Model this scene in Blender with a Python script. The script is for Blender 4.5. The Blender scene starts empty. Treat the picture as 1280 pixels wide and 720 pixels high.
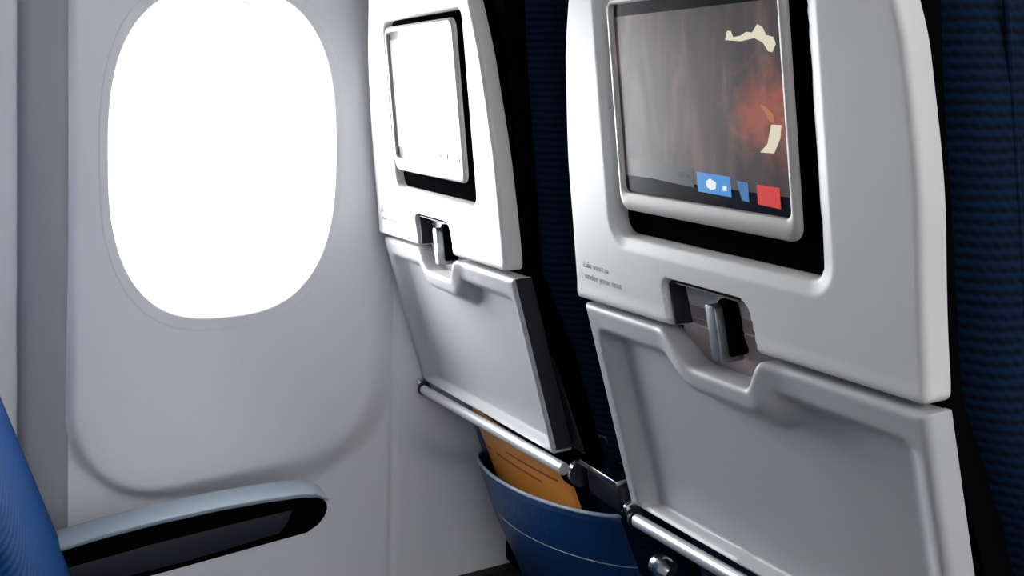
import bpy, bmesh, math, random
from mathutils import Vector, Matrix
random.seed(4)
C = bpy.context.scene.collection
PI = math.pi
CAMZ = 1.08                                   # camera height above the cabin floor; z values marked "rel" are below it

# ------------------------------------------------------------------ helpers
def S(t):
    t = max(0.0, min(1.0, t)); return t*t*(3-2*t)
def lerp(a, b, t): return a+(b-a)*t
def tag(o, label=None, cat=None, group=None, kind=None):
    if label: o['label'] = label
    if cat: o['category'] = cat
    if group: o['group'] = group
    if kind: o['kind'] = kind
    return o
def empty(name, loc, rz=0.0):
    o = bpy.data.objects.new(name, None); C.objects.link(o)
    o.location = loc; o.rotation_euler = (0, 0, rz); o.empty_display_size = .1
    return o
def link(name, me, m, parent=None, smooth=40):
    if m is not None:
        me.materials.clear(); me.materials.append(m)
    if smooth:
        for p in me.polygons: p.use_smooth = True
        me.set_sharp_from_angle(angle=math.radians(smooth))
    o = bpy.data.objects.new(name, me); C.objects.link(o)
    if parent is not None: o.parent = parent
    return o
def frombm(name, bm, m, parent=None, smooth=40):
    bmesh.ops.recalc_face_normals(bm, faces=bm.faces)
    me = bpy.data.meshes.new(name); bm.to_mesh(me); bm.free()
    return link(name, me, m, parent, smooth)
def bake(o):
    """freeze the modifiers of o into its mesh"""
    dg = bpy.context.evaluated_depsgraph_get()
    me = bpy.data.meshes.new_from_object(o.evaluated_get(dg))
    o.modifiers.clear(); old = o.data; o.data = me; bpy.data.meshes.remove(old)
    return o
def bevel(o, w, seg=3, ang=30):
    b = o.modifiers.new('bevel', 'BEVEL'); b.width = w; b.segments = seg; b.limit_method = 'ANGLE'; b.angle_limit = math.radians(ang)
    bake(o)
    for p in o.data.polygons: p.use_smooth = True
    o.data.set_sharp_from_angle(angle=math.radians(50))
    return o
def box(name, lo, hi, m, parent=None, r=0.0, seg=3):
    bm = bmesh.new()
    v = [bm.verts.new((x, y, z)) for x in (lo[0], hi[0]) for y in (lo[1], hi[1]) for z in (lo[2], hi[2])]
    for f in ((0,1,3,2),(4,6,7,5),(0,4,5,1),(2,3,7,6),(0,2,6,4),(1,5,7,3)): bm.faces.new([v[i] for i in f])
    o = frombm(name, bm, m, parent)
    if r: bevel(o, r, seg)
    return o
def prism(name, pts, axis, a, b, m, parent=None, r=0.0, seg=3):
    """polygon pts in the plane across `axis`, from a to b along it"""
    def P(p, t):
        if axis == 'x': return (t, p[0], p[1])
        if axis == 'y': return (p[0], t, p[1])
        return (p[0], p[1], t)
    bm = bmesh.new()
    A = [bm.verts.new(P(p, a)) for p in pts]; B = [bm.verts.new(P(p, b)) for p in pts]
    bm.faces.new(A); bm.faces.new(B[::-1])
    n = len(pts)
    for i in range(n): bm.faces.new((A[i], B[i], B[(i+1) % n], A[(i+1) % n]))
    o = frombm(name, bm, m, parent)
    if r: bevel(o, r, seg)
    return o
def rrect(cx, cz, hx, hz, r, n=6):
    out = []
    for (sx, sz, a0) in ((1,1,0), (-1,1,90), (-1,-1,180), (1,-1,270)):
        for k in range(n+1):
            a = math.radians(a0+90*k/n)
            out.append((cx+sx*(hx-r)+r*math.cos(a), cz+sz*(hz-r)+r*math.sin(a)))
    return out
def tube(name, pts, r, m, parent=None, n=14, cap=True, radii=None):
    pts = [Vector(p) for p in pts]; bm = bmesh.new(); rings = []
    up = Vector((0, 0, 1))
    for i, p in enumerate(pts):
        d = (pts[min(i+1, len(pts)-1)]-pts[max(i-1, 0)]).normalized()
        u = d.cross(up)
        if u.length < .05: u = d.cross(Vector((0, 1, 0)))
        u.normalize(); v = d.cross(u)
        rr = radii[i] if radii else r
        rings.append([bm.verts.new(p+u*rr*math.cos(2*PI*k/n)+v*rr*math.sin(2*PI*k/n)) for k in range(n)])
    for a, b in zip(rings, rings[1:]):
        for k in range(n): bm.faces.new((a[k], a[(k+1) % n], b[(k+1) % n], b[k]))
    if cap: bm.faces.new(rings[0]); bm.faces.new(rings[-1])
    return frombm(name, bm, m, parent, 50)
def loft(name, secs, m, parent=None, n=48, cap=True, post=None):
    """secs: (z, xc, yc, hx, hy, exponent)"""
    bm = bmesh.new(); rings = []
    for (z, xc, yc, hx, hy, e) in secs:
        ring = []
        for k in range(n):
            a = 2*PI*k/n; c, s = math.cos(a), math.sin(a)
            p = Vector((xc+hx*math.copysign(abs(c)**(2/e), c), yc+hy*math.copysign(abs(s)**(2/e), s), z))
            if post: p = post(p)
            ring.append(bm.verts.new(p))
        rings.append(ring)
    for a, b in zip(rings, rings[1:]):
        for k in range(n): bm.faces.new((a[k], a[(k+1) % n], b[(k+1) % n], b[k]))
    if cap: bm.faces.new(rings[0]); bm.faces.new(rings[-1])
    return frombm(name, bm, m, parent, 60)
def axisvals(n, edges=(.0006, .002, .004, .0065), L=.4):
    a = [e/L for e in edges]
    k = int(n); mid = [a[-1]+(1-2*a[-1])*i/k for i in range(k+1)]
    return [0]+a[:-1]+mid+[1-x for x in a[:-1][::-1]]+[1]
def relief(name, us, vs, pos, hgt, back, m, parent=None, smooth=60):
    """molded plate: pos(u, v) -> (x, y, z) on its datum face, raised towards -y by hgt, closed by a rim and back `back` deep"""
    bm = bmesh.new(); G = []
    for v in vs:
        row = []
        for u in us:
            x, y, z = pos(u, v); row.append(bm.verts.new((x, y-hgt(x, z, u, v), z)))
        G.append(row)
    nu, nv = len(us), len(vs)
    for j in range(nv-1):
        for i in range(nu-1): bm.faces.new((G[j][i], G[j][i+1], G[j+1][i+1], G[j+1][i]))
    ring = [G[0][i] for i in range(nu)]+[G[j][-1] for j in range(1, nv)]+[G[-1][i] for i in range(nu-2, -1, -1)]+[G[j][0] for j in range(nv-2, 0, -1)]
    par = [(us[i], vs[0]) for i in range(nu)]+[(us[-1], vs[j]) for j in range(1, nv)]+[(us[i], vs[-1]) for i in range(nu-2, -1, -1)]+[(us[0], vs[j]) for j in range(nv-2, 0, -1)]
    B = []
    for (u, v) in par:
        x, y, z = pos(u, v); B.append(bm.verts.new((x, y+back, z)))
    k = len(ring)
    for i in range(k): bm.faces.new((ring[i], B[i], B[(i+1) % k], ring[(i+1) % k]))
    bm.faces.new(B)
    return frombm(name, bm, m, parent, smooth)
def sd(x, z, cx, cz, hx, hz, r):
    qx, qz = abs(x-cx)-hx+r, abs(z-cz)-hz+r
    return math.hypot(max(qx, 0), max(qz, 0))+min(max(qx, qz), 0)-r

# ------------------------------------------------------------------ materials
def mat(name, col, rough=.5, metal=0.0, spec=.5, coat=0.0, bump=None, vary=0.0, sheen=0.0):
    m = bpy.data.materials.new(name); m.use_nodes = True; nt = m.node_tree; b = nt.nodes['Principled BSDF']
    b.inputs['Base Color'].default_value = (*col, 1); b.inputs['Roughness'].default_value = rough
    b.inputs['Metallic'].default_value = metal; b.inputs['Specular IOR Level'].default_value = spec
    b.inputs['Coat Weight'].default_value = coat
    b.inputs['Sheen Weight'].default_value = sheen
    tc = nt.nodes.new('ShaderNodeTexCoord')
    if vary:
        nz = nt.nodes.new('ShaderNodeTexNoise'); nz.inputs['Scale'].default_value = 9; nz.inputs['Detail'].default_value = 4
        nt.links.new(tc.outputs['Object'], nz.inputs['Vector'])
        mx = nt.nodes.new('ShaderNodeMix'); mx.data_type = 'RGBA'
        mx.inputs[6].default_value = (*[c*(1-vary) for c in col], 1); mx.inputs[7].default_value = (*[min(1, c*(1+vary)) for c in col], 1)
        nt.links.new(nz.outputs['Fac'], mx.inputs[0]); nt.links.new(mx.outputs[2], b.inputs['Base Color'])
    if bump:
        kind, scale, dist = bump
        bp = nt.nodes.new('ShaderNodeBump'); bp.inputs['Distance'].default_value = dist; bp.inputs['Strength'].default_value = 1
        if kind == 'grain':
            t = nt.nodes.new('ShaderNodeTexNoise'); t.inputs['Scale'].default_value = scale; t.inputs['Detail'].default_value = 2
            nt.links.new(tc.outputs['Object'], t.inputs['Vector']); nt.links.new(t.outputs['Fac'], bp.inputs['Height'])
        nt.links.new(bp.outputs['Normal'], b.inputs['Normal'])
    return m
def fabric(name, col, col2, rib=260, dist=.0012, blotch=7.0):
    m = bpy.data.materials.new(name); m.use_nodes = True; nt = m.node_tree; b = nt.nodes['Principled BSDF']
    b.inputs['Roughness'].default_value = .85; b.inputs['Specular IOR Level'].default_value = .08
    tc = nt.nodes.new('ShaderNodeTexCoord')
    w = nt.nodes.new('ShaderNodeTexWave'); w.wave_type = 'BANDS'; w.bands_direction = 'Z'
    w.inputs['Scale'].default_value = rib/ (2*PI) ; w.inputs['Distortion'].default_value = 1.2; w.inputs['Detail'].default_value = 2; w.inputs['Detail Scale'].default_value = 2.5
    nt.links.new(tc.outputs['Object'], w.inputs['Vector'])
    w2 = nt.nodes.new('ShaderNodeTexWave'); w2.wave_type = 'BANDS'; w2.bands_direction = 'DIAGONAL'; w2.inputs['Scale'].default_value = rib/4; w2.inputs['Distortion'].default_value = 1
    nt.links.new(tc.outputs['Object'], w2.inputs['Vector'])
    ml = nt.nodes.new('ShaderNodeMath'); ml.operation = 'MULTIPLY_ADD'; ml.inputs[1].default_value = .35
    nt.links.new(w2.outputs['Fac'], ml.inputs[0]); nt.links.new(w.outputs['Fac'], ml.inputs[2])
    bp = nt.nodes.new('ShaderNodeBump'); bp.inputs['Distance'].default_value = dist; bp.inputs['Strength'].default_value = 1
    nt.links.new(ml.outputs[0], bp.inputs['Height']); nt.links.new(bp.outputs['Normal'], b.inputs['Normal'])
    mx = nt.nodes.new('ShaderNodeMix'); mx.data_type = 'RGBA'
    mx.inputs[6].default_value = (*col, 1); mx.inputs[7].default_value = (*col2, 1)
    nt.links.new(ml.outputs[0], mx.inputs[0]); nt.links.new(mx.outputs[2], b.inputs['Base Color'])
    return m

M = {}
M['shell'] = mat('shell_plastic', (.61, .605, .59), .42, bump=('grain', 900, .00004))
M['tray'] = mat('tray_plastic', (.47, .47, .475), .38, bump=('grain', 900, .00004))
M['wall'] = mat('sidewall_plastic', (.78, .78, .80), .55, bump=('grain', 260, .00012))
M['strip'] = mat('shaded_strip_plastic', (.33, .33, .36), .6)  # darker grey carries the shade of the turned-away wall strip
M['white'] = mat('window_bezel_plastic', (.80, .80, .80), .45)
M['black'] = mat('black_plastic', (.002, .002, .0025), .7, spec=0.0)
M['glossblack'] = mat('gloss_black_plastic', (.004, .004, .005), .20, spec=.28)
M['charcoal'] = mat('charcoal_plastic', (.016, .016, .022), .5, spec=.3)
M['chrome'] = mat('polished_metal', (.72, .73, .75), .22, metal=1.0)
M['steel'] = mat('brushed_metal', (.22, .23, .24), .35, metal=.9)
M['satin'] = mat('satin_silver_rod', (.75, .76, .78), .33, metal=.65)
M['bezel'] = mat('champagne_bezel', (.46, .445, .42), .40, metal=.05, bump=('grain', 1200, .00003))
M['armtrim'] = mat('blue_grey_arm_pad', (.20, .245, .285), .36)
M['latchfloor'] = mat('warm_grey_plate', (.34, .28, .285), .5)
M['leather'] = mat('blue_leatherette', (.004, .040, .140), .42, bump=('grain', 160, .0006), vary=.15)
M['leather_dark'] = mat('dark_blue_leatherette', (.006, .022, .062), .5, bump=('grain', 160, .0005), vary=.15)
M['piping'] = mat('grey_blue_piping', (.33, .42, .52), .5)
M['stitch'] = mat('grey_stitching', (.20, .25, .33), .7)
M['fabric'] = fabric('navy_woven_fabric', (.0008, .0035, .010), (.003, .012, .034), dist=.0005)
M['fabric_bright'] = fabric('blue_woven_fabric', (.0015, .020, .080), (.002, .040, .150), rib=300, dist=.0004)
M['orange'] = mat('orange_card', (.95, .36, .06), .45)
M['orange_dark'] = mat('dark_orange_print', (.42, .10, .015), .5)
M['print'] = mat('grey_print', (.27, .28, .27), .7)
M['carpet'] = mat('dark_carpet', (.010, .011, .016), .95, bump=('grain', 400, .002))
M['dado'] = mat('black_dado', (.008, .008, .009), .7)
M['ceiling'] = mat('ceiling_plastic', (.30, .30, .32), .6)

def emis(name, col, st, base=(.01, .01, .01), rough=.3):
    m = mat(name, base, rough); b = m.node_tree.nodes['Principled BSDF']
    b.inputs['Emission Color'].default_value = (*col, 1); b.inputs['Emission Strength'].default_value = st
    return m
M['cream'] = emis('display_cream', (.80, .72, .55), .85)
M['cream_dim'] = emis('display_orange', (.72, .26, .10), .5)
M['ui_blue'] = emis('display_blue', (.02, .22, .60), .95)
M['ui_blue_dark'] = emis('display_deep_blue', (.02, .16, .42), .8)
M['ui_red'] = emis('display_red', (.62, .03, .03), .9)
M['ui_white'] = emis('display_white', (.75, .85, .9), .9)
M['ui_bar'] = emis('display_bar', (.006, .006, .008), 1.0)
M['lamp'] = emis('lamp_diffuser', (1, .97, .93), 4.5, base=(.8, .8, .8))

def display_material():
    m = bpy.data.materials.new('display_picture'); m.use_nodes = True; nt = m.node_tree; N = nt.nodes; L = nt.links
    b = N['Principled BSDF']; b.inputs['Base Color'].default_value = (.02, .018, .018, 1)
    b.inputs['Roughness'].default_value = .30; b.inputs['Specular IOR Level'].default_value = .35
    tc = N.new('ShaderNodeTexCoord')
    mp = N.new('ShaderNodeMapping'); mp.inputs['Scale'].default_value = (26, 1, 7); mp.inputs['Rotation'].default_value = (0, math.radians(-16), 0)
    L.new(tc.outputs['Object'], mp.inputs['Vector'])
    nz = N.new('ShaderNodeTexNoise'); nz.inputs['Scale'].default_value = 1.0; nz.inputs['Detail'].default_value = 5; nz.inputs['Distortion'].default_value = 1.4
    L.new(mp.outputs[0], nz.inputs['Vector'])
    cr = N.new('ShaderNodeValToRGB'); e = cr.color_ramp.elements
    e[0].position = .36; e[0].color = (.020, .014, .014, 1); e[1].position = .66; e[1].color = (.100, .066, .060, 1)
    k = cr.color_ramp.elements.new(.52); k.color = (.048, .033, .032, 1)
    L.new(nz.outputs['Fac'], cr.inputs[0])
    # warm figure glowing on the right of the picture
    sub = N.new('ShaderNodeVectorMath'); sub.operation = 'SUBTRACT'; sub.inputs[1].default_value = (.080, 0, 1.062)
    L.new(tc.outputs['Object'], sub.inputs[0])
    sc = N.new('ShaderNodeVectorMath'); sc.operation = 'MULTIPLY'; sc.inputs[1].default_value = (22, 0, 24)
    L.new(sub.outputs[0], sc.inputs[0])
    ln = N.new('ShaderNodeVectorMath'); ln.operation = 'LENGTH'; L.new(sc.outputs[0], ln.inputs[0])
    nz2 = N.new('ShaderNodeTexNoise'); nz2.inputs['Scale'].default_value = 55; nz2.inputs['Detail'].default_value = 3; nz2.inputs['Distortion'].default_value = 1
    L.new(tc.outputs['Object'], nz2.inputs['Vector'])
    ad = N.new('ShaderNodeMath'); ad.operation = 'MULTIPLY_ADD'; ad.inputs[1].default_value = 1.6; L.new(nz2.outputs['Fac'], ad.inputs[0]); L.new(ln.outputs['Value'], ad.inputs[2])
    cr2 = N.new('ShaderNodeValToRGB'); g = cr2.color_ramp.elements
    g[0].position = .50; g[0].color = (.26, .045, .018, 1); g[1].position = .95; g[1].color = (0, 0, 0, 1)
    q = cr2.color_ramp.elements.new(.68); q.color = (.10, .022, .010, 1)
    dv = N.new('ShaderNodeMath'); dv.operation = 'MULTIPLY'; dv.inputs[1].default_value = .5; L.new(ad.outputs[0], dv.inputs[0])
    L.new(dv.outputs[0], cr2.inputs[0])
    mx = N.new('ShaderNodeMix'); mx.data_type = 'RGBA'; mx.blend_type = 'ADD'; mx.inputs[0].default_value = 1
    L.new(cr.outputs[0], mx.inputs[6]); L.new(cr2.outputs[0], mx.inputs[7])
    L.new(mx.outputs[2], b.inputs['Emission Color']); b.inputs['Emission Strength'].default_value = .9
    return m
M['display'] = display_material()

def glass_material():
    m = bpy.data.materials.new('window_glass'); m.use_nodes = True; nt = m.node_tree; N = nt.nodes; N.clear()
    o = N.new('ShaderNodeOutputMaterial'); mx = N.new('ShaderNodeMixShader'); t = N.new('ShaderNodeBsdfTransparent'); g = N.new('ShaderNodeBsdfGlossy')
    t.inputs[0].default_value = (.97, .98, .98, 1); g.inputs['Roughness'].default_value = .03
    f = N.new('ShaderNodeFresnel'); f.inputs[0].default_value = 1.45
    nt.links.new(f.outputs[0], mx.inputs[0]); nt.links.new(t.outputs[0], mx.inputs[1]); nt.links.new(g.outputs[0], mx.inputs[2]); nt.links.new(mx.outputs[0], o.inputs[0])
    return m
M['glass'] = glass_material()

# ------------------------------------------------------------------ the seat (local: x across, y forward from the shell face, z up from the floor)
R = lambda z: CAMZ+z                      # rel height -> height above floor
def kz(z):                                # slight sideways drop of the lower back
    z = z-CAMZ
    if z > -.13: return 0.0
    if z > -.20: return .025*(-.13-z)/.07
    if z > -.44: return .025+.035*(-.20-z)/.24
    return min(.13, .06+.07*(-.44-z)/.10)
def y_up(z):                              # datum of the upper shell
    r = z-CAMZ
    return -.09*(r+.19) if r > -.19 else 0.0
def y_tray(z): return .31*(-.20-(z-CAMZ))
def y_back(z): return .146+.38*(-.509-(z-CAMZ))
SEAM = R(-.2045)
REC = (-.003, R(-.0215), .128, .1155, .016)         # screen recess

RADD = [.001, .011]                        # how far the right edge stands out, low and high
def radd(z): return RADD[0]+RADD[1]*S((z-CAMZ+.19)/.26)
def shell_hw(z):
    r = z-CAMZ; hw = .208
    if r > -.09: hw -= .012*S((r+.09)/.16)+.030*S((r-.02)/.15)
    top, rc = .175, .05
    if r > top-rc: q = (r-(top-rc))/rc; hw -= rc*(1-math.sqrt(max(0, 1-q*q)))
    bot, rb = -.2045, .007
    if r < bot+rb: q = (bot+rb-r)/rb; hw -= rb*(1-math.sqrt(max(0, 1-q*q)))
    return hw
def shell_pos(u, v):
    z = lerp(SEAM, R(.175), v); hw = shell_hw(z); x = lerp(-.002-hw, -.002+hw+radd(z), u)
    zz = z+x*kz(z)*(1-S(v*3))
    return x, y_up(z), zz
def shell_h(x, z, u, v):
    z0 = z-x*kz(z)*(1-S(v*3)); hw = shell_hw(z0)
    d = min(x+.002+hw, hw+radd(z0)-x-.002, z0-SEAM, R(.175)-z0); r = .0055
    h = 0.0
    if d < r: q = (r-max(d, 0))/r; h -= r*(1-math.sqrt(max(0, 1-q*q)))
    s = sd(x, z0, *REC)
    if s < 0: h -= .026*S(-s/.005)+.0035
    elif s < .011: h -= .0035*(1-s/.011)
    xs = x+(z0-R(-.165))*.22
    s2 = sd(xs, z0, -.010, R(-.215), .054, .050, .012)
    if s2 < .002: h -= .026*S((.002-s2)/.005)
    return h
def tray_x(t): return lerp(-.203, -.220, t), lerp(.205, .186, t)
TB = R(-.424)
def tray_ztop(x):
    dip = .026*S((x+.078)/.046)*S((.058-x)/.024)
    return SEAM-.0055+x*.025-dip
TOPLINE = [(x, tray_ztop(x)) for x in [-.24+.003*i for i in range(161)]]
def dtop(x, z):
    i0 = int((x+.24)/.003); best = 9
    for i in range(max(0, i0-14), min(160, i0+14)):
        (ax, az), (bx, bz) = TOPLINE[i], TOPLINE[i+1]; dx, dz = bx-ax, bz-az
        t = max(0, min(1, ((x-ax)*dx+(z-az)*dz)/(dx*dx+dz*dz))); best = min(best, math.hypot(x-ax-t*dx, z-az-t*dz))
    return best
def tray_pos(u, v):
    t = 1-v; xl, xr = tray_x(t); rb = .012
    x = lerp(xl, xr, u)
    zt = tray_ztop(x); zb = TB+x*.06; z = lerp(zb, zt, v)
    # rounded lower corners
    db = z-zb
    if db < rb:
        q = (rb-db)/rb; sh = rb*(1-math.sqrt(max(0, 1-q*q))); x = lerp(xl+sh, xr-sh, u)
    return x, y_tray(z), z
def tray_h(x, z, u, v):
    xl, xr = tray_x(1-v); zt = tray_ztop(x); dt = dtop(x, z); db = z-(TB+x*.06)
    dl, dr = x-xl, xr-x
    d = min(dl, dr, dt, db); r = .0065; h = 0.0
    if d < r: q = (r-max(d, 0))/r; h -= r*(1-math.sqrt(max(0, 1-q*q)))
    inner = S((dl-.014)/.022)*S((dr-.006)/.028)*S((dt-.020)/.016)*S((db-.002)/.008)
    h -= .017*inner
    h += .008*S((x+.085)/.045)*S((.078-x)/.035)*S((.030-dt)/.016)
    return h

def make_screen(root):
    liner = prism('screen_recess', rrect(-.003, 0, .1255, .113, .0145), 'y', 0, .010, M['black'], root)
    # liner plate set back in the recess and following its lean
    a = math.atan(.09)
    liner.data.transform(Matrix.Translation((0, y_up(REC[1])+.0145, REC[1]))@Matrix.Rotation(-(-a), 4, 'X'))
    # bezel ring
    bm = bmesh.new(); n = 6
    outer = rrect(-.0065, R(-.0145), .1130, .0965, .012, n); inner = rrect(-.0062, R(-.0095), .1050, .0845, .006, n)
    def yb(z, o): return y_up(z)+o
    F = lambda P, o: [bm.verts.new((x, yb(z, o), z)) for x, z in P]
    def shr(P, c, k): return [(c[0]+(x-c[0])*(1-k/.115), c[1]+(z-c[1])*(1-k/.095)) for x, z in P]
    c = (-.0065, R(-.0145)); ci = (-.0062, R(-.0095))
    loops = [F(outer, .0045), F(outer, .002), F(shr(outer, c, .0012), .0005), F(shr(outer, c, .0032), -.001), F(shr(inner, ci, -.003), -.001), F(shr(inner, ci, -.001), .0), F(inner, .0035)]
    N = len(outer)
    for A, B in zip(loops, loops[1:]):
        for i in range(N): bm.faces.new((A[i], A[(i+1) % N], B[(i+1) % N], B[i]))
    bm.faces.new(loops[0])
    bz = frombm('screen_bezel', bm, M['bezel'], root, 50)
    hs = prism('screen_housing', rrect(-.008, 0, .106, .091, .010), 'y', 0, .007, M['black'], bz)
    hs.data.transform(Matrix.Translation((0, y_up(R(-.0145))+.006, R(-.0145)))@Matrix.Rotation(a, 4, 'X'))
    bm = bmesh.new(); P = rrect(-.0062, R(-.0095), .1051, .0846, .006, n)
    A = F2 = [bm.verts.new((x, y_up(z)+.003, z)) for x, z in P]; bm.faces.new(A)
    B = [bm.verts.new((x, y_up(z)+.012, z)) for x, z in P]; bm.faces.new(B)
    for i in range(len(P)): bm.faces.new((A[i], B[i], B[(i+1) % len(P)], A[(i+1) % len(P)]))
    scr = frombm('video_screen', bm, M['glossblack'], root, 0)
    # lit picture: a pane just proud of the black glass
    bm = bmesh.new(); rect = [(-.1105, R(-.079)), (.098, R(-.079)), (.098, R(.064)), (-.1105, R(.064))]
    bm.faces.new([bm.verts.new((x, y_up(z)+.0027, z)) for x, z in rect])
    pic = frombm('display_picture', bm, M['display'], scr, 0)
    def patch(name, pts, m, o=.0024):
        bm = bmesh.new(); bm.faces.new([bm.verts.new((x, y_up(R(z))+o, R(z))) for x, z in pts])
        f = frombm(name, bm, m, scr, 0)
        return f
    def q(px, py):                       # picture fraction -> local coordinates
        return (-.1115+.2100*px, .075-.1695*py)
    P = lambda L: [q(a, b) for a, b in L]
    patch('picture_highlight', P([(.715,.225),(.73,.185),(.75,.185),(.76,.215),(.80,.21),(.83,.195),(.86,.20),(.89,.165),(.915,.18),(.93,.215),(.965,.225),(.975,.255),(.955,.29),(.935,.285),(.91,.245),(.87,.225),(.80,.235)]), M['cream'])
    patch('picture_highlight', P([(.925,.60),(.975,.60),(.965,.66),(.93,.725),(.86,.725),(.90,.685)]), M['cream'])
    patch('picture_highlight', P([(.87,.515),(.90,.52),(.94,.555),(.945,.595),(.92,.59),(.90,.55)]), M['cream_dim'])
    patch('control_strip', P([(.05,.815),(.475,.830),(.475,.925),(.05,.90)]), M['ui_bar'])
    patch('blue_button', P([(.495,.845),(.69,.850),(.69,.945),(.495,.94)]), M['ui_blue'])
    patch('button_mark', P([(.55,.885),(.575,.87),(.61,.885),(.605,.915),(.575,.925),(.55,.91)]), M['ui_white'], .0021)
    patch('button_mark', P([(.645,.895),(.668,.895),(.668,.92),(.645,.92)]), M['ui_white'], .0021)
    patch('blue_button', P([(.725,.865),(.785,.868),(.785,.955),(.745,.952)]), M['ui_blue_dark'])
    patch('red_button', P([(.83,.870),(.945,.872),(.945,.965),(.83,.958)]), M['ui_red'])
    for i, (a, w) in enumerate(((.375,.02), (.405,.018), (.43,.025))):
        patch('button_mark', P([(a,.855),(a+w,.857),(a+w*.8,.885),(a,.88)]), M['print'])
    return scr

def fontmesh(name, txt, size, m, parent, mtx):
    cu = bpy.data.curves.new(name, 'FONT'); cu.body = txt; cu.size = size; cu.extrude = .0001; cu.resolution_u = 2
    o = bpy.data.objects.new(name, cu); C.objects.link(o)
    dg = bpy.context.evaluated_depsgraph_get(); me = bpy.data.meshes.new_from_object(o.evaluated_get(dg))
    bpy.data.objects.remove(o); bpy.data.curves.remove(cu)
    me.transform(mtx); return link(name, me, m, parent, 0)

def backrest_profile(fb=1.0):
    secs = []
    zs = [-.66, -.655, -.64, -.60, -.5, -.4, -.3, -.2, -.1, 0, .1, .16, .20, .225, .235]
    for i, r in enumerate(zs):
        z = R(r)
        yb = .036+.09*0-(.09*(r+.19) if r > -.19 else 0)
        if r < -.2: yb = .036+.31*(-.2-r)
        if r < -.45: yb = .036+.0775+.38*(-.45-r)
        th = .150+.03*S((-.2-r)/.3)
        e = 7; hx = .2285
        if r > 0: hx -= .02*S(r/.2)
        if r < -.2: yb += .012
        cap = 0
        if r <= -.65: cap = (.02, .008, 0)[i] if i < 3 else 0
        if r >= .20: cap = {.20: .004, .225: .018, .235: .045}[r]
        secs.append((z, .0095, yb+th/2, hx-.0135-cap, th/2-cap, e))
    return secs

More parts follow.
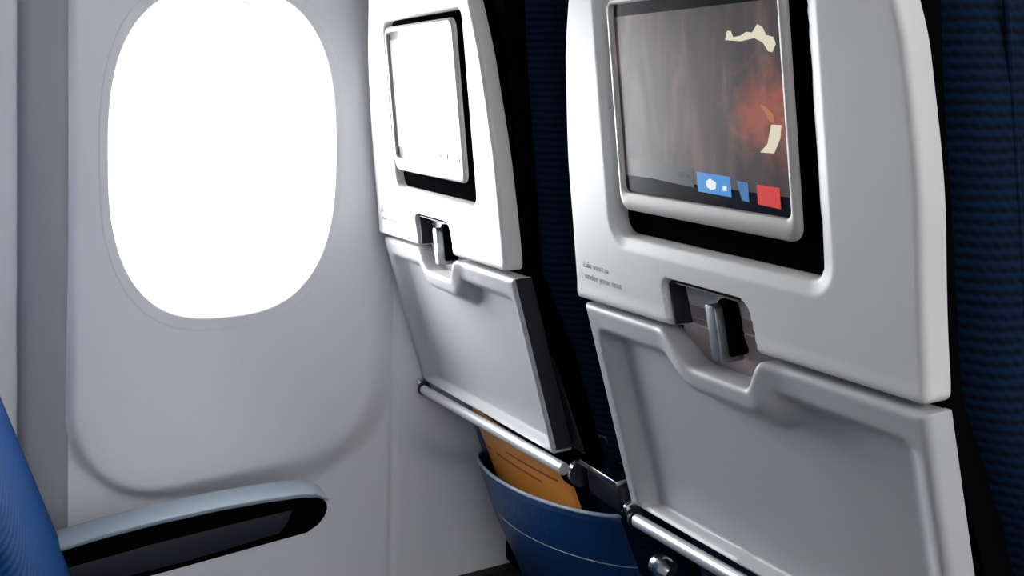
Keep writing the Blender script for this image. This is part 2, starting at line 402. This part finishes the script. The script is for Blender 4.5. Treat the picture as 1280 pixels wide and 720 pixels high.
def make_seat():
    root = empty('airplane_seat', (0, 0, 0))
    us = axisvals(210, L=.41); vs = axisvals(190, L=.38)
    relief('back_shell', us, vs, shell_pos, shell_h, .022, M['shell'], root)
    # plate behind the latch
    bm = bmesh.new()
    prism('latch_plate', [(-.070, R(-.1985)), (.060, R(-.1965)), (.060, R(-.150)), (-.070, R(-.150))], 'y', .0205, .0225, M['latchfloor'], root)
    prism('latch_plate', [(.0205, R(-.1992)), (.0335, R(-.243)), (.0355, R(-.243)), (.0225, R(-.1992))], 'x', -.066, .054, M['latchfloor'], root)
    bm.free()
    prism('latch_liner', [(-.0600, R(-.170)), (-.0512, R(-.2035)), (-.0496, R(-.2035)), (-.0584, R(-.170)), (-.0555, R(-.1685)), (.030, R(-.1685)), (.030, R(-.1670)), (-.057, R(-.1670))], 'y', .003, .0255, M['charcoal'], root)  # added dark liner, darkens the recess's left and top walls
    # turning latch: dark pivot with a steel lever on its left
    pts = rrect(0, 0, .0068, .0225, .0066, 6)
    lt = prism('tray_latch', [(x-.004*(z/.02)+.0080, z+R(-.194)) for x, z in pts], 'y', .008, .025, M['black'], root, r=.0015)
    pts = rrect(0, 0, .0062, .0225, .0035, 5)
    prism('latch_lever', [(x-.0045*(z/.02)+.0035, z+R(-.199)) for x, z in pts], 'y', -.001, .0235, M['steel'], lt, r=.0016)
    # tray table
    tr = empty_mesh = relief('tray_table', axisvals(190, L=.41), axisvals(110, L=.21), tray_pos, tray_h, .024, M['tray'], root)
    make_screen(root)
    # small two line placard, too small to read in the photo
    fontmesh('placard_print', 'Life vest is', .0085, M['print'], root, Matrix.Translation((-.192, y_up(R(-.172))-.0002, R(-.1765)))@Matrix.Rotation(PI/2, 4, 'X')@Matrix.Scale(1.25, 4, (1, 0, 0)))
    fontmesh('placard_print', 'under your seat', .0085, M['print'], root, Matrix.Translation((-.190, y_up(R(-.182))-.0002, R(-.1875)))@Matrix.Rotation(PI/2, 4, 'X')@Matrix.Scale(1.15, 4, (1, 0, 0)))
    # dark frame between shell and cushion
    prism('back_frame', [(y_up(R(.16))+.016, R(.165)), (y_up(R(.16))+.045, R(.165)), (.045, R(-.2)), (.154, R(-.45)), (.240, R(-.66)), (.222, R(-.66)), (.145, R(-.452)), (.104, R(-.43)), (.024, R(-.205))], 'x', -.206, .200, M['black'], root)
    # cushion
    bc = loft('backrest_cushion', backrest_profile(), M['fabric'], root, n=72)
    for sx in (-1, 1):
        pts = [((.2235 if sx > 0 else -.2055), y_up(R(r))+.075, R(r)) for r in [.18-.02*i for i in range(18)]]
        tube('cushion_seam', pts, .0022, M['fabric'], bc, n=8)
    # blue panel below the tray, pocket in front of it
    bm = bmesh.new(); rows = []
    for j in range(9):
        r = -.40-.05*j; row = []
        for i in range(21):
            x = -.202+.410*i/20; z = R(r); e = 1-S((.205-abs(x-.003))/.03)
            row.append(bm.verts.new((x, y_back(z)+.008+.010*e, z+x*kz(z))))
        rows.append(row)
    for a, b in zip(rows, rows[1:]):
        for i in range(20): bm.faces.new((a[i], a[i+1], b[i+1], b[i]))
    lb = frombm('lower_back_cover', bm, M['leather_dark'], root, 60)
    so = lb.modifiers.new('s', 'SOLIDIFY'); so.thickness = .006; so.offset = -1; bake(lb)
    def pk(u, v, out=0.0):               # u 0..1 across, v 0 at the mouth .. 1 at the base
        x = lerp(-.184, .200, u); c = 4*u*(1-u)
        z = R(lerp(-.524-.006*c+.004, -.80, v)); bulge = (-.012+.046*c**.6)*(1-.30*S(v*1.2))+.012*c*math.sin(PI*min(1, v*1.6))
        return Vector((x, y_back(z)-.006-bulge-out, z+x*.14*(1-.2*v)))
    bm = bmesh.new(); rows = [[bm.verts.new(pk(i/32, j/26)) for i in range(33)] for j in range(27)]
    for a, b in zip(rows, rows[1:]):
        for i in range(32): bm.faces.new((a[i], a[i+1], b[i+1], b[i]))
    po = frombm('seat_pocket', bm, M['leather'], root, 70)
    so = po.modifiers.new('s', 'SOLIDIFY'); so.thickness = .003; so.offset = 0; bake(po)
    for p in po.data.polygons: p.use_smooth = True
    tube('pocket_piping', [pk(i/32, 0, .0012) for i in range(33)], .0024, M['piping'], po, n=10)
    tube('pocket_stitching', [pk(i/32, .225, .0008) for i in range(33)], .0013, M['stitch'], po, n=8)
    # rod under the tray with its end brackets
    rod = tube('hinge_rod', [(-.200+.402*i/8, .068, R(-.4335)+(-.200+.402*i/8)*.06) for i in range(9)], .0066, M['satin'], root, n=18)
    tube('rod_end', [(-.207, .069, R(-.446)), (-.203, .069, R(-.446))], .0085, M['charcoal'], rod, n=18)
    prism('rod_bracket', [(.060, R(-.4335)), (.070, R(-.430)), (.080, R(-.440)), (.092, R(-.463)), (.090, R(-.466)), (.074, R(-.452)), (.062, R(-.443))], 'x', -.214, -.2085, M['chrome'], root, r=.0015)
    # seat bottom and legs
    sc = box('seat_cushion', (-.225, .22, R(-.70)), (.225, .70, R(-.585)), M['fabric'], root, r=.035, seg=4)
    sp = box('seat_pan', (-.215, .21, R(-.735)), (.215, .68, R(-.70)), M['black'], root, r=.006)
    for sx in (-.17, .17):
        prism('leg', [(.30, R(-.735)), (.36, R(-.735)), (.28, 0.0), (.22, 0.0)], 'x', sx-.02, sx+.02, M['steel'], root, r=.005)
        prism('leg', [(.56, R(-.735)), (.62, R(-.735)), (.66, 0.0), (.60, 0.0)], 'x', sx-.02, sx+.02, M['steel'], root, r=.005)
    return root

def copy_tree(o, parent=None):
    c = o.copy(); C.objects.link(c); c.parent = parent
    for ch in list(o.children): copy_tree(ch, c)
    return c

near = make_seat()
wseat = copy_tree(near)
near.location = (-.615, .507, 0)
wseat.location = (-1.114, .478, 0)
RADD[:] = [-.016, -.008]                  # the window seat shows a slimmer shell
nb = relief('back_shell', axisvals(210, L=.41), axisvals(190, L=.38), shell_pos, shell_h, .022, M['shell'])
child_shell = [c for c in wseat.children if c.name.startswith('back_shell')][0]
child_shell.data = nb.data; bpy.data.objects.remove(nb)
tag(near, 'grey seat back with lit video screen beside the aisle, nearest the camera', 'seat', 'seats of the row ahead')
tag(wseat, 'white seat back with glaring screen beside the window, smaller and farther away', 'seat', 'seats of the row ahead')

# parts and painted tray shade that only one of the two seats gets
def child(o, stem): return [c for c in o.children if c.name.split('.')[0] == stem]
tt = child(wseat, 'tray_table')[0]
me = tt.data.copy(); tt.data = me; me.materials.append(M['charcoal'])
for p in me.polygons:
    if p.normal.x > .8: p.material_index = 1  # right-hand faces darkened on this tray only, shade between seats put into colour
prism('tray_side_shade', [(y_tray(SEAM-.012)+.0245, SEAM-.010), (y_tray(SEAM-.012)+.046, SEAM-.012), (y_tray(TB)+.048, TB+.008), (y_tray(TB)+.0245, TB+.014)], 'x', .160, .1995, M['charcoal'], tt, r=.002)  # added dark piece, carries the painted shade deeper along the tray side
# armrest between the two seats (carried by the window seat)
ar = prism('armrest', [(.098, R(-.424)), (.126, R(-.421)), (.42, R(-.425)), (.44, R(-.44)), (.42, R(-.46)), (.13, R(-.468)), (.102, R(-.455))], 'x', .196, .266, M['charcoal'], wseat, r=.007)
prism('armrest_trim', [(.094, R(-.4240)), (.125, R(-.4210)), (.125, R(-.416)), (.093, R(-.4175))], 'x', .192, .266, M['chrome'], ar, r=.001)
tube('hinge_ring', [(.184, .096, R(-.434)), (.194, .096, R(-.434))], .0155, M['chrome'], ar, n=28)
tube('hinge_cap', [(.174, .098, R(-.434)), (.186, .098, R(-.434))], .019, M['black'], ar, n=28)
cap = tube('pivot_cap', [(-.214, .100, R(-.497)), (-.210, .100, R(-.499)), (-.200, .103, R(-.503)), (-.192, .106, R(-.506))], .012, M['chrome'], near, n=22, radii=[.006, .012, .0135, .012])

# card in the window seat's pocket
def card():
    bm = bmesh.new(); rows = []
    for j in range(13):
        row = []
        for i in range(25):
            x = lerp(-.148, .135, i/24); z = R(lerp(-.452, -.60, j/12)+x*.05)
            top = R(-.452+x*.05); d = top-z
            row.append(bm.verts.new((x, y_back(z)-.0060-.010*(1-((x-.02)/.17)**2)+.0*d, z)))
        rows.append(row)
    for a, b in zip(rows, rows[1:]):
        for i in range(24): bm.faces.new((a[i], a[i+1], b[i+1], b[i]))
    o = frombm('safety_card', bm, M['orange'], None, 70)
    so = o.modifiers.new('s', 'SOLIDIFY'); so.thickness = .0012; bake(o)
    for k, (x0, x1, z0) in enumerate(((-.14, -.12, -.505), (-.10, .05, -.505), (-.05, .10, -.490))):
        bm = bmesh.new(); A = []; B = []
        for i in range(9):
            x = lerp(x0, x1, i/8)
            for L, dz in ((A, 0), (B, -.0035)):
                z = R(z0+dz+x*.10); L.append(bm.verts.new((x, y_back(z)-.0074-.010*(1-((x-.02)/.17)**2), z)))
        for i in range(8): bm.faces.new((A[i], A[i+1], B[i+1], B[i]))
        frombm('printed_line', bm, M['orange_dark'], o, 70)
    o.location = wseat.location
    return tag(o, 'orange card tucked upright into the blue seat pocket under the window seat tray', 'card')
card()

# ------------------------------------------------------------------ camera row: window seat and its wall side armrest
def make_rear_seat():
    root = empty('airplane_seat', (-1.099, -.258, 0))
    us = axisvals(60, L=.41); vs = axisvals(60, L=.38)
    relief('back_shell', us, vs, shell_pos, shell_h, .020, M['shell'], root)
    def cush(fr):
        secs = []
        zs = [-.64, -.635, -.61, -.55, -.45, -.35, -.25, -.15, -.05, .05, .12, .17, .195, .205]
        for i, r in enumerate(zs):
            yb = .036+(.33*(-.2-r) if r < -.2 else -.09*(r+.2))
            yf = .200+.345*(-.2-r) if r < -.05 else .148-.16*(r+.05)
            cap = {0: .03, 1: .012, 13: .045, 12: .018, 11: .005}.get(i, 0)
            if r > .1: yf = max(yf, yb+.10)
            secs.append((R(r), 0, (yb+yf)/2, .210-cap, (yf-yb)/2-cap, 7))
        return secs
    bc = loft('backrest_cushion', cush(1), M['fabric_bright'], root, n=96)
    for r in (-.300, -.47):
        yb = .200+.345*(-.2-r)
        tube('cushion_seam', [(.2105, lerp(.06, yb-.02, i/8)+.0, R(r+.006*math.sin(i))) for i in range(9)], .0014, M['leather_dark'], bc, n=8)
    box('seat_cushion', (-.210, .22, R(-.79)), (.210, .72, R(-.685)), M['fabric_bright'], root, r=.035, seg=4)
    box('seat_pan', (-.205, .21, R(-.82)), (.205, .70, R(-.79)), M['black'], root, r=.006)
    for sx in (-.17, .17):
        prism('leg', [(.30, R(-.82)), (.36, R(-.82)), (.28, 0.0), (.22, 0.0)], 'x', sx-.02, sx+.02, M['steel'], root, r=.005)
        prism('leg', [(.56, R(-.82)), (.62, R(-.82)), (.66, 0.0), (.60, 0.0)], 'x', sx-.02, sx+.02, M['steel'], root, r=.005)
    # armrest along the wall; profile in world (y, rel z)
    W = lambda y, r: (y+.258, R(r))
    prof = [(-.10, -.552), (-.02, -.541), (.051, -.5335), (.102, -.5280), (.164, -.5242), (.23, -.5228), (.289, -.5240), (.335, -.5270), (.358, -.5315), (.370, -.5400), (.3725, -.5480), (.3685, -.5590), (.360, -.5680), (.345, -.5755), (.25, -.5810), (.164, -.5860), (.05, -.5890), (-.10, -.5890)]
    arm = prism('armrest', [W(*p) for p in prof], 'x', -.165, -.121, M['black'], root, r=.004)
    top = [(-.10, -.552), (-.02, -.541), (.051, -.5335), (.102, -.5280), (.164, -.5242), (.23, -.5228), (.289, -.5240), (.335, -.5270), (.356, -.5305), (.372, -.5385)]
    t2 = [(y, r+.0055) for y, r in top]; t2[-1] = (.373, -.5355)
    prism('armrest_pad', [W(*p) for p in t2+top[::-1]], 'x', -.169, -.118, M['armtrim'], arm, r=.0022)
    ins = [(-.08, -.561), (.0635, -.5545), (.164, -.5470), (.259, -.5430), (.3244, -.5410), (.318, -.5560), (.308, -.5670), (.20, -.5760), (.05, -.5815), (-.08, -.5815)]
    prism('armrest_inlay', [W(*p) for p in ins], 'x', -.123, -.1200, M['charcoal'], arm, r=.0008)
    box('armrest_support', (-.160, .235, R(-.76)), (-.125, .30, R(-.583)), M['black'], root, r=.006)
    return root
rs = make_rear_seat()
tag(rs, 'blue fabric seat at the left edge with a dark armrest along the wall', 'seat')

# ------------------------------------------------------------------ cabin side wall with its windows
XW = -1.342
WIN = [(-.240, -.087), (.268, -.087), (.776, -.087), (1.284, -.087), (-.748, -.087)]
WHX, WHZ, WEX = .150, .222, 2.7
def win_rho(y, r, c): return (abs((y-c[0])/WHX)**WEX+abs((r-c[1])/WHZ)**WEX)**(1/WEX)
BAYS = [(.281, .2090, 'mid'), (.776, .2590, 'fwd'), (-.240, .2080, 'aft'), (1.304, .2200, 'far'), (-.748, .2080, 'aft')]
def wall_h(y, r, reveal=True):
    h = 0.0; inb = 0.0
    for cy, hy, nm in BAYS:
        cz, hz = .10, (.640 if nm == 'mid' else .665)
        s = sd(y, r, cy, cz, hy, hz, .125)
        soft = .020+.034*S((y-cy+.16)/.30) if nm == 'mid' else .040
        inb = max(inb, S((soft*.55-s)/soft))
        # flat centre leans in slightly towards the sill
    for c in WIN:
        rho = win_rho(y, r, c)
        if reveal and rho < 1.02: h -= .003*S((1.015-rho)/.03)+.054*S((1.006-rho)/.034)
    for g in (.512, 1.03, -.495):
        d = abs(y-g)
        if d < .006: h -= .006*(1-S(d/.006))
    # the panel tucks outwards near the dado
    h += .006*inb-.015*S((-.10-r)/.62)*(1-inb)
    # and curves in towards the ceiling
    if r > .30: h += .55*((r-.30)/.75)**2
    return h
def superell(c, k, x, n=56):
    out = []
    for i in range(n):
        a = 2*PI*i/n; ca, sa = math.cos(a), math.sin(a)
        out.append(Vector((x, c[0]+WHX*k*math.copysign(abs(ca)**(2/WEX), ca), R(c[1]+WHZ*k*math.copysign(abs(sa)**(2/WEX), sa)))))
    return out
def make_wall():
    ys = []; y = -1.30
    while y < 1.9:
        ys.append(y); y += .0042 if -.02 <= y < .60 else .010
    rs_ = []; r = -.760
    while r < 1.01:
        rs_.append(r); r += .006 if r < .2 else .012
    bm = bmesh.new(); G = [[bm.verts.new((XW+wall_h(y, r, False), y, R(r))) for y in ys] for r in rs_]
    for j in range(len(rs_)-1):
        for i in range(len(ys)-1):
            cy, cr = (ys[i]+ys[i+1])/2, (rs_[j]+rs_[j+1])/2
            if any(win_rho(cy, cr, c) < 1.035 for c in WIN): continue
            bm.faces.new((G[j][i], G[j][i+1], G[j+1][i+1], G[j+1][i]))
    for v in [v for v in bm.verts if not v.link_faces]: bm.verts.remove(v)
    for c in WIN:                       # smooth moulded reveal round each window
        rings = []
        for q in range(27):
            k = 1.09-.09*min(1, q/10)-.034*max(0, q-10)/16; ring = []
            for p in superell(c, k, 0, 120):
                ring.append(bm.verts.new((XW+wall_h(p.y, p.z-CAMZ)+(-.0004 if q == 0 else .0005*(1-S(q/10))), p.y, p.z)))
            rings.append(ring)
        for a, b in zip(rings, rings[1:]):
            for i in range(120): bm.faces.new((a[i], a[(i+1) % 120], b[(i+1) % 120], b[i]))
    o = frombm('wall_left', bm, M['wall'], None, 0)
    for p in o.data.polygons: p.use_smooth = True
    tag(o, 'pale grey moulded cabin side wall panels', kind='structure')
make_wall()
for i, c in enumerate(sorted(WIN, key=lambda c: abs(c[0]-.268))):
    w = empty('window_%d' % (i+1), (XW-.06, c[0], R(c[1]))); w['kind'] = 'structure'
    inv = Matrix.Translation(-w.location)
    bm = bmesh.new(); L = [[bm.verts.new(inv@p) for p in superell(c, k, x)] for k, x in ((.974, XW-.048), (.970, XW-.052), (.966, XW-.056), (.964, XW-.060), (.964, XW-.070), (.985, XW-.070), (.978, XW-.052))]
    n = len(L[0])
    for A, B in zip(L, L[1:]+L[:1]):
        for k in range(n): bm.faces.new((A[k], A[(k+1) % n], B[(k+1) % n], B[k]))
    frombm('window_frame', bm, M['white'], w, 50)
    bm = bmesh.new(); bm.faces.new([bm.verts.new(inv@p) for p in superell(c, .968, XW-.0660)])
    frombm('window_pane', bm, M['glass'], w, 0)
    # shade pulled almost fully up: only its lower edge shows
    zb = -.34 if c[0] == -.240 else .118          # unseen one behind is closed to block screen glare, others almost fully open
    bm = bmesh.new()
    pts = []
    for p in superell(c, .968, XW-.063):
        pts.append(Vector((p.x, p.y, max(p.z, R(zb)))))
    uniq = []
    for p in pts:
        if not uniq or (p-uniq[-1]).length > 1e-5: uniq.append(p)
    A = [bm.verts.new(inv@p) for p in uniq]; B = [bm.verts.new(inv@(p+Vector((.003, 0, 0)))) for p in uniq]
    bm.faces.new(A); bm.faces.new(B[::-1])
    for k in range(len(A)): bm.faces.new((A[k], B[k], B[(k+1) % len(A)], A[(k+1) % len(A)]))
    frombm('window_shade', bm, M['white'], w, 0)
# strip between panels, turned from window light: shade put into a darker colour
def strip(n, y0, y1):
    bm = bmesh.new(); rows = []
    for j in range(60):
        r = lerp(-.757, .95, j/59); row = []
        for k in range(5):
            y = lerp(y0, y1, k/4); row.append(bm.verts.new((XW+wall_h(.0425, r)+.0035-.002*abs(k-2)/2, y, R(r))))
        rows.append(row)
    for a, b in zip(rows, rows[1:]):
        for i in range(4): bm.faces.new((a[i], a[i+1], b[i+1], b[i]))
    o = frombm('shade_strip_%d' % n, bm, M['strip'], None, 60); tag(o, kind='structure')
    so = o.modifiers.new('s', 'SOLIDIFY'); so.thickness = .003; so.offset = 0; bake(o)
strip(1, .0125, .0700)
# dado, floor, ceiling, far side, ends
def S_(name, lo, hi, m): return tag(box(name, lo, hi, m), kind='structure')
S_('baseboard_left', (-1.42, -1.3, 0), (-1.340, 1.9, R(-.757)), M['dado'])
S_('floor', (-1.42, -1.32, -.04), (2.2, 1.92, 0), M['carpet'])
S_('ceiling', (-.95, -1.32, 1.98), (1.75, 1.92, 2.02), M['ceiling'])
S_('wall_rear', (-1.45, -1.36, 0), (2.2, -1.32, 2.02), M['ceiling'])
S_('wall_front', (-1.45, 1.92, 0), (2.2, 1.96, 2.02), M['ceiling'])
# far side wall: three windows
bm = bmesh.new(); XR = 2.10; WIN_R = WIN[3:4]
ys = [-1.32+.02*i for i in range(163)]; zs = [0+.02*i for i in range(102)]
G = [[bm.verts.new((XR, y, z)) for y in ys] for z in zs]
for j in range(len(zs)-1):
    for i in range(len(ys)-1):
        cy, cr = (ys[i]+ys[i+1])/2, (zs[j]+zs[j+1])/2-CAMZ
        if any(win_rho(cy, cr, c) < .95 for c in WIN_R): continue
        bm.faces.new((G[j][i], G[j][i+1], G[j+1][i+1], G[j+1][i]))
o = frombm('wall_right', bm, M['ceiling'], None, 0)
so = o.modifiers.new('s', 'SOLIDIFY'); so.thickness = .02; bake(o); tag(o, kind='structure')

# ------------------------------------------------------------------ light
for k, y in enumerate((-.95, .35, 1.5)):
    l = empty('ceiling_light', (.35, y, 1.98)); tag(l, 'white ceiling light strip over the aisle', 'lamp', 'aisle ceiling lights')
    box('light_housing', (-.14, -.5, -.022), (.14, .5, 0), M['white'], l, r=.006)
    box('light_diffuser', (-.12, -.48, -.028), (.12, .48, -.020), M['lamp'], l, r=.004)
W = bpy.data.worlds.new('sky'); bpy.context.scene.world = W; W.use_nodes = True
bg = W.node_tree.nodes['Background']; bg.inputs[0].default_value = (.97, .985, 1.0, 1); bg.inputs[1].default_value = 26.0
def portal(x, y, z, rx, w, h):
    l = bpy.data.lights.new('window_portal', 'AREA'); l.shape = 'RECTANGLE'; l.size = w; l.size_y = h
    l.cycles.is_portal = True
    o = bpy.data.objects.new('window_portal', l); C.objects.link(o); o.location = (x, y, z); o.rotation_euler = (0, rx, 0)
for c in WIN[:5]:
    portal(XW-.075, c[0], R(c[1]), -PI/2, .47, .33)
for c in WIN_R: portal(XR+.05, c[0], R(c[1]), PI/2, .47, .33)

# ------------------------------------------------------------------ camera
cd = bpy.data.cameras.new('camera'); cam = bpy.data.objects.new('camera', cd); C.objects.link(cam)
cam.location = (0, 0, CAMZ); cam.rotation_euler = (PI/2, 0, math.radians(62.2))
cd.sensor_width = 36; cd.lens = 36*1200/1280; cd.shift_y = -250/1280; cd.clip_start = .02
s = bpy.context.scene; s.camera = cam
s.view_settings.view_transform = 'Standard'; s.view_settings.look = 'None'; s.view_settings.gamma = 1
s.view_settings.use_curve_mapping = False; s.view_settings.exposure = 0.0
s.cycles.use_denoising = True; s.cycles.max_bounces = 12; s.cycles.diffuse_bounces = 6
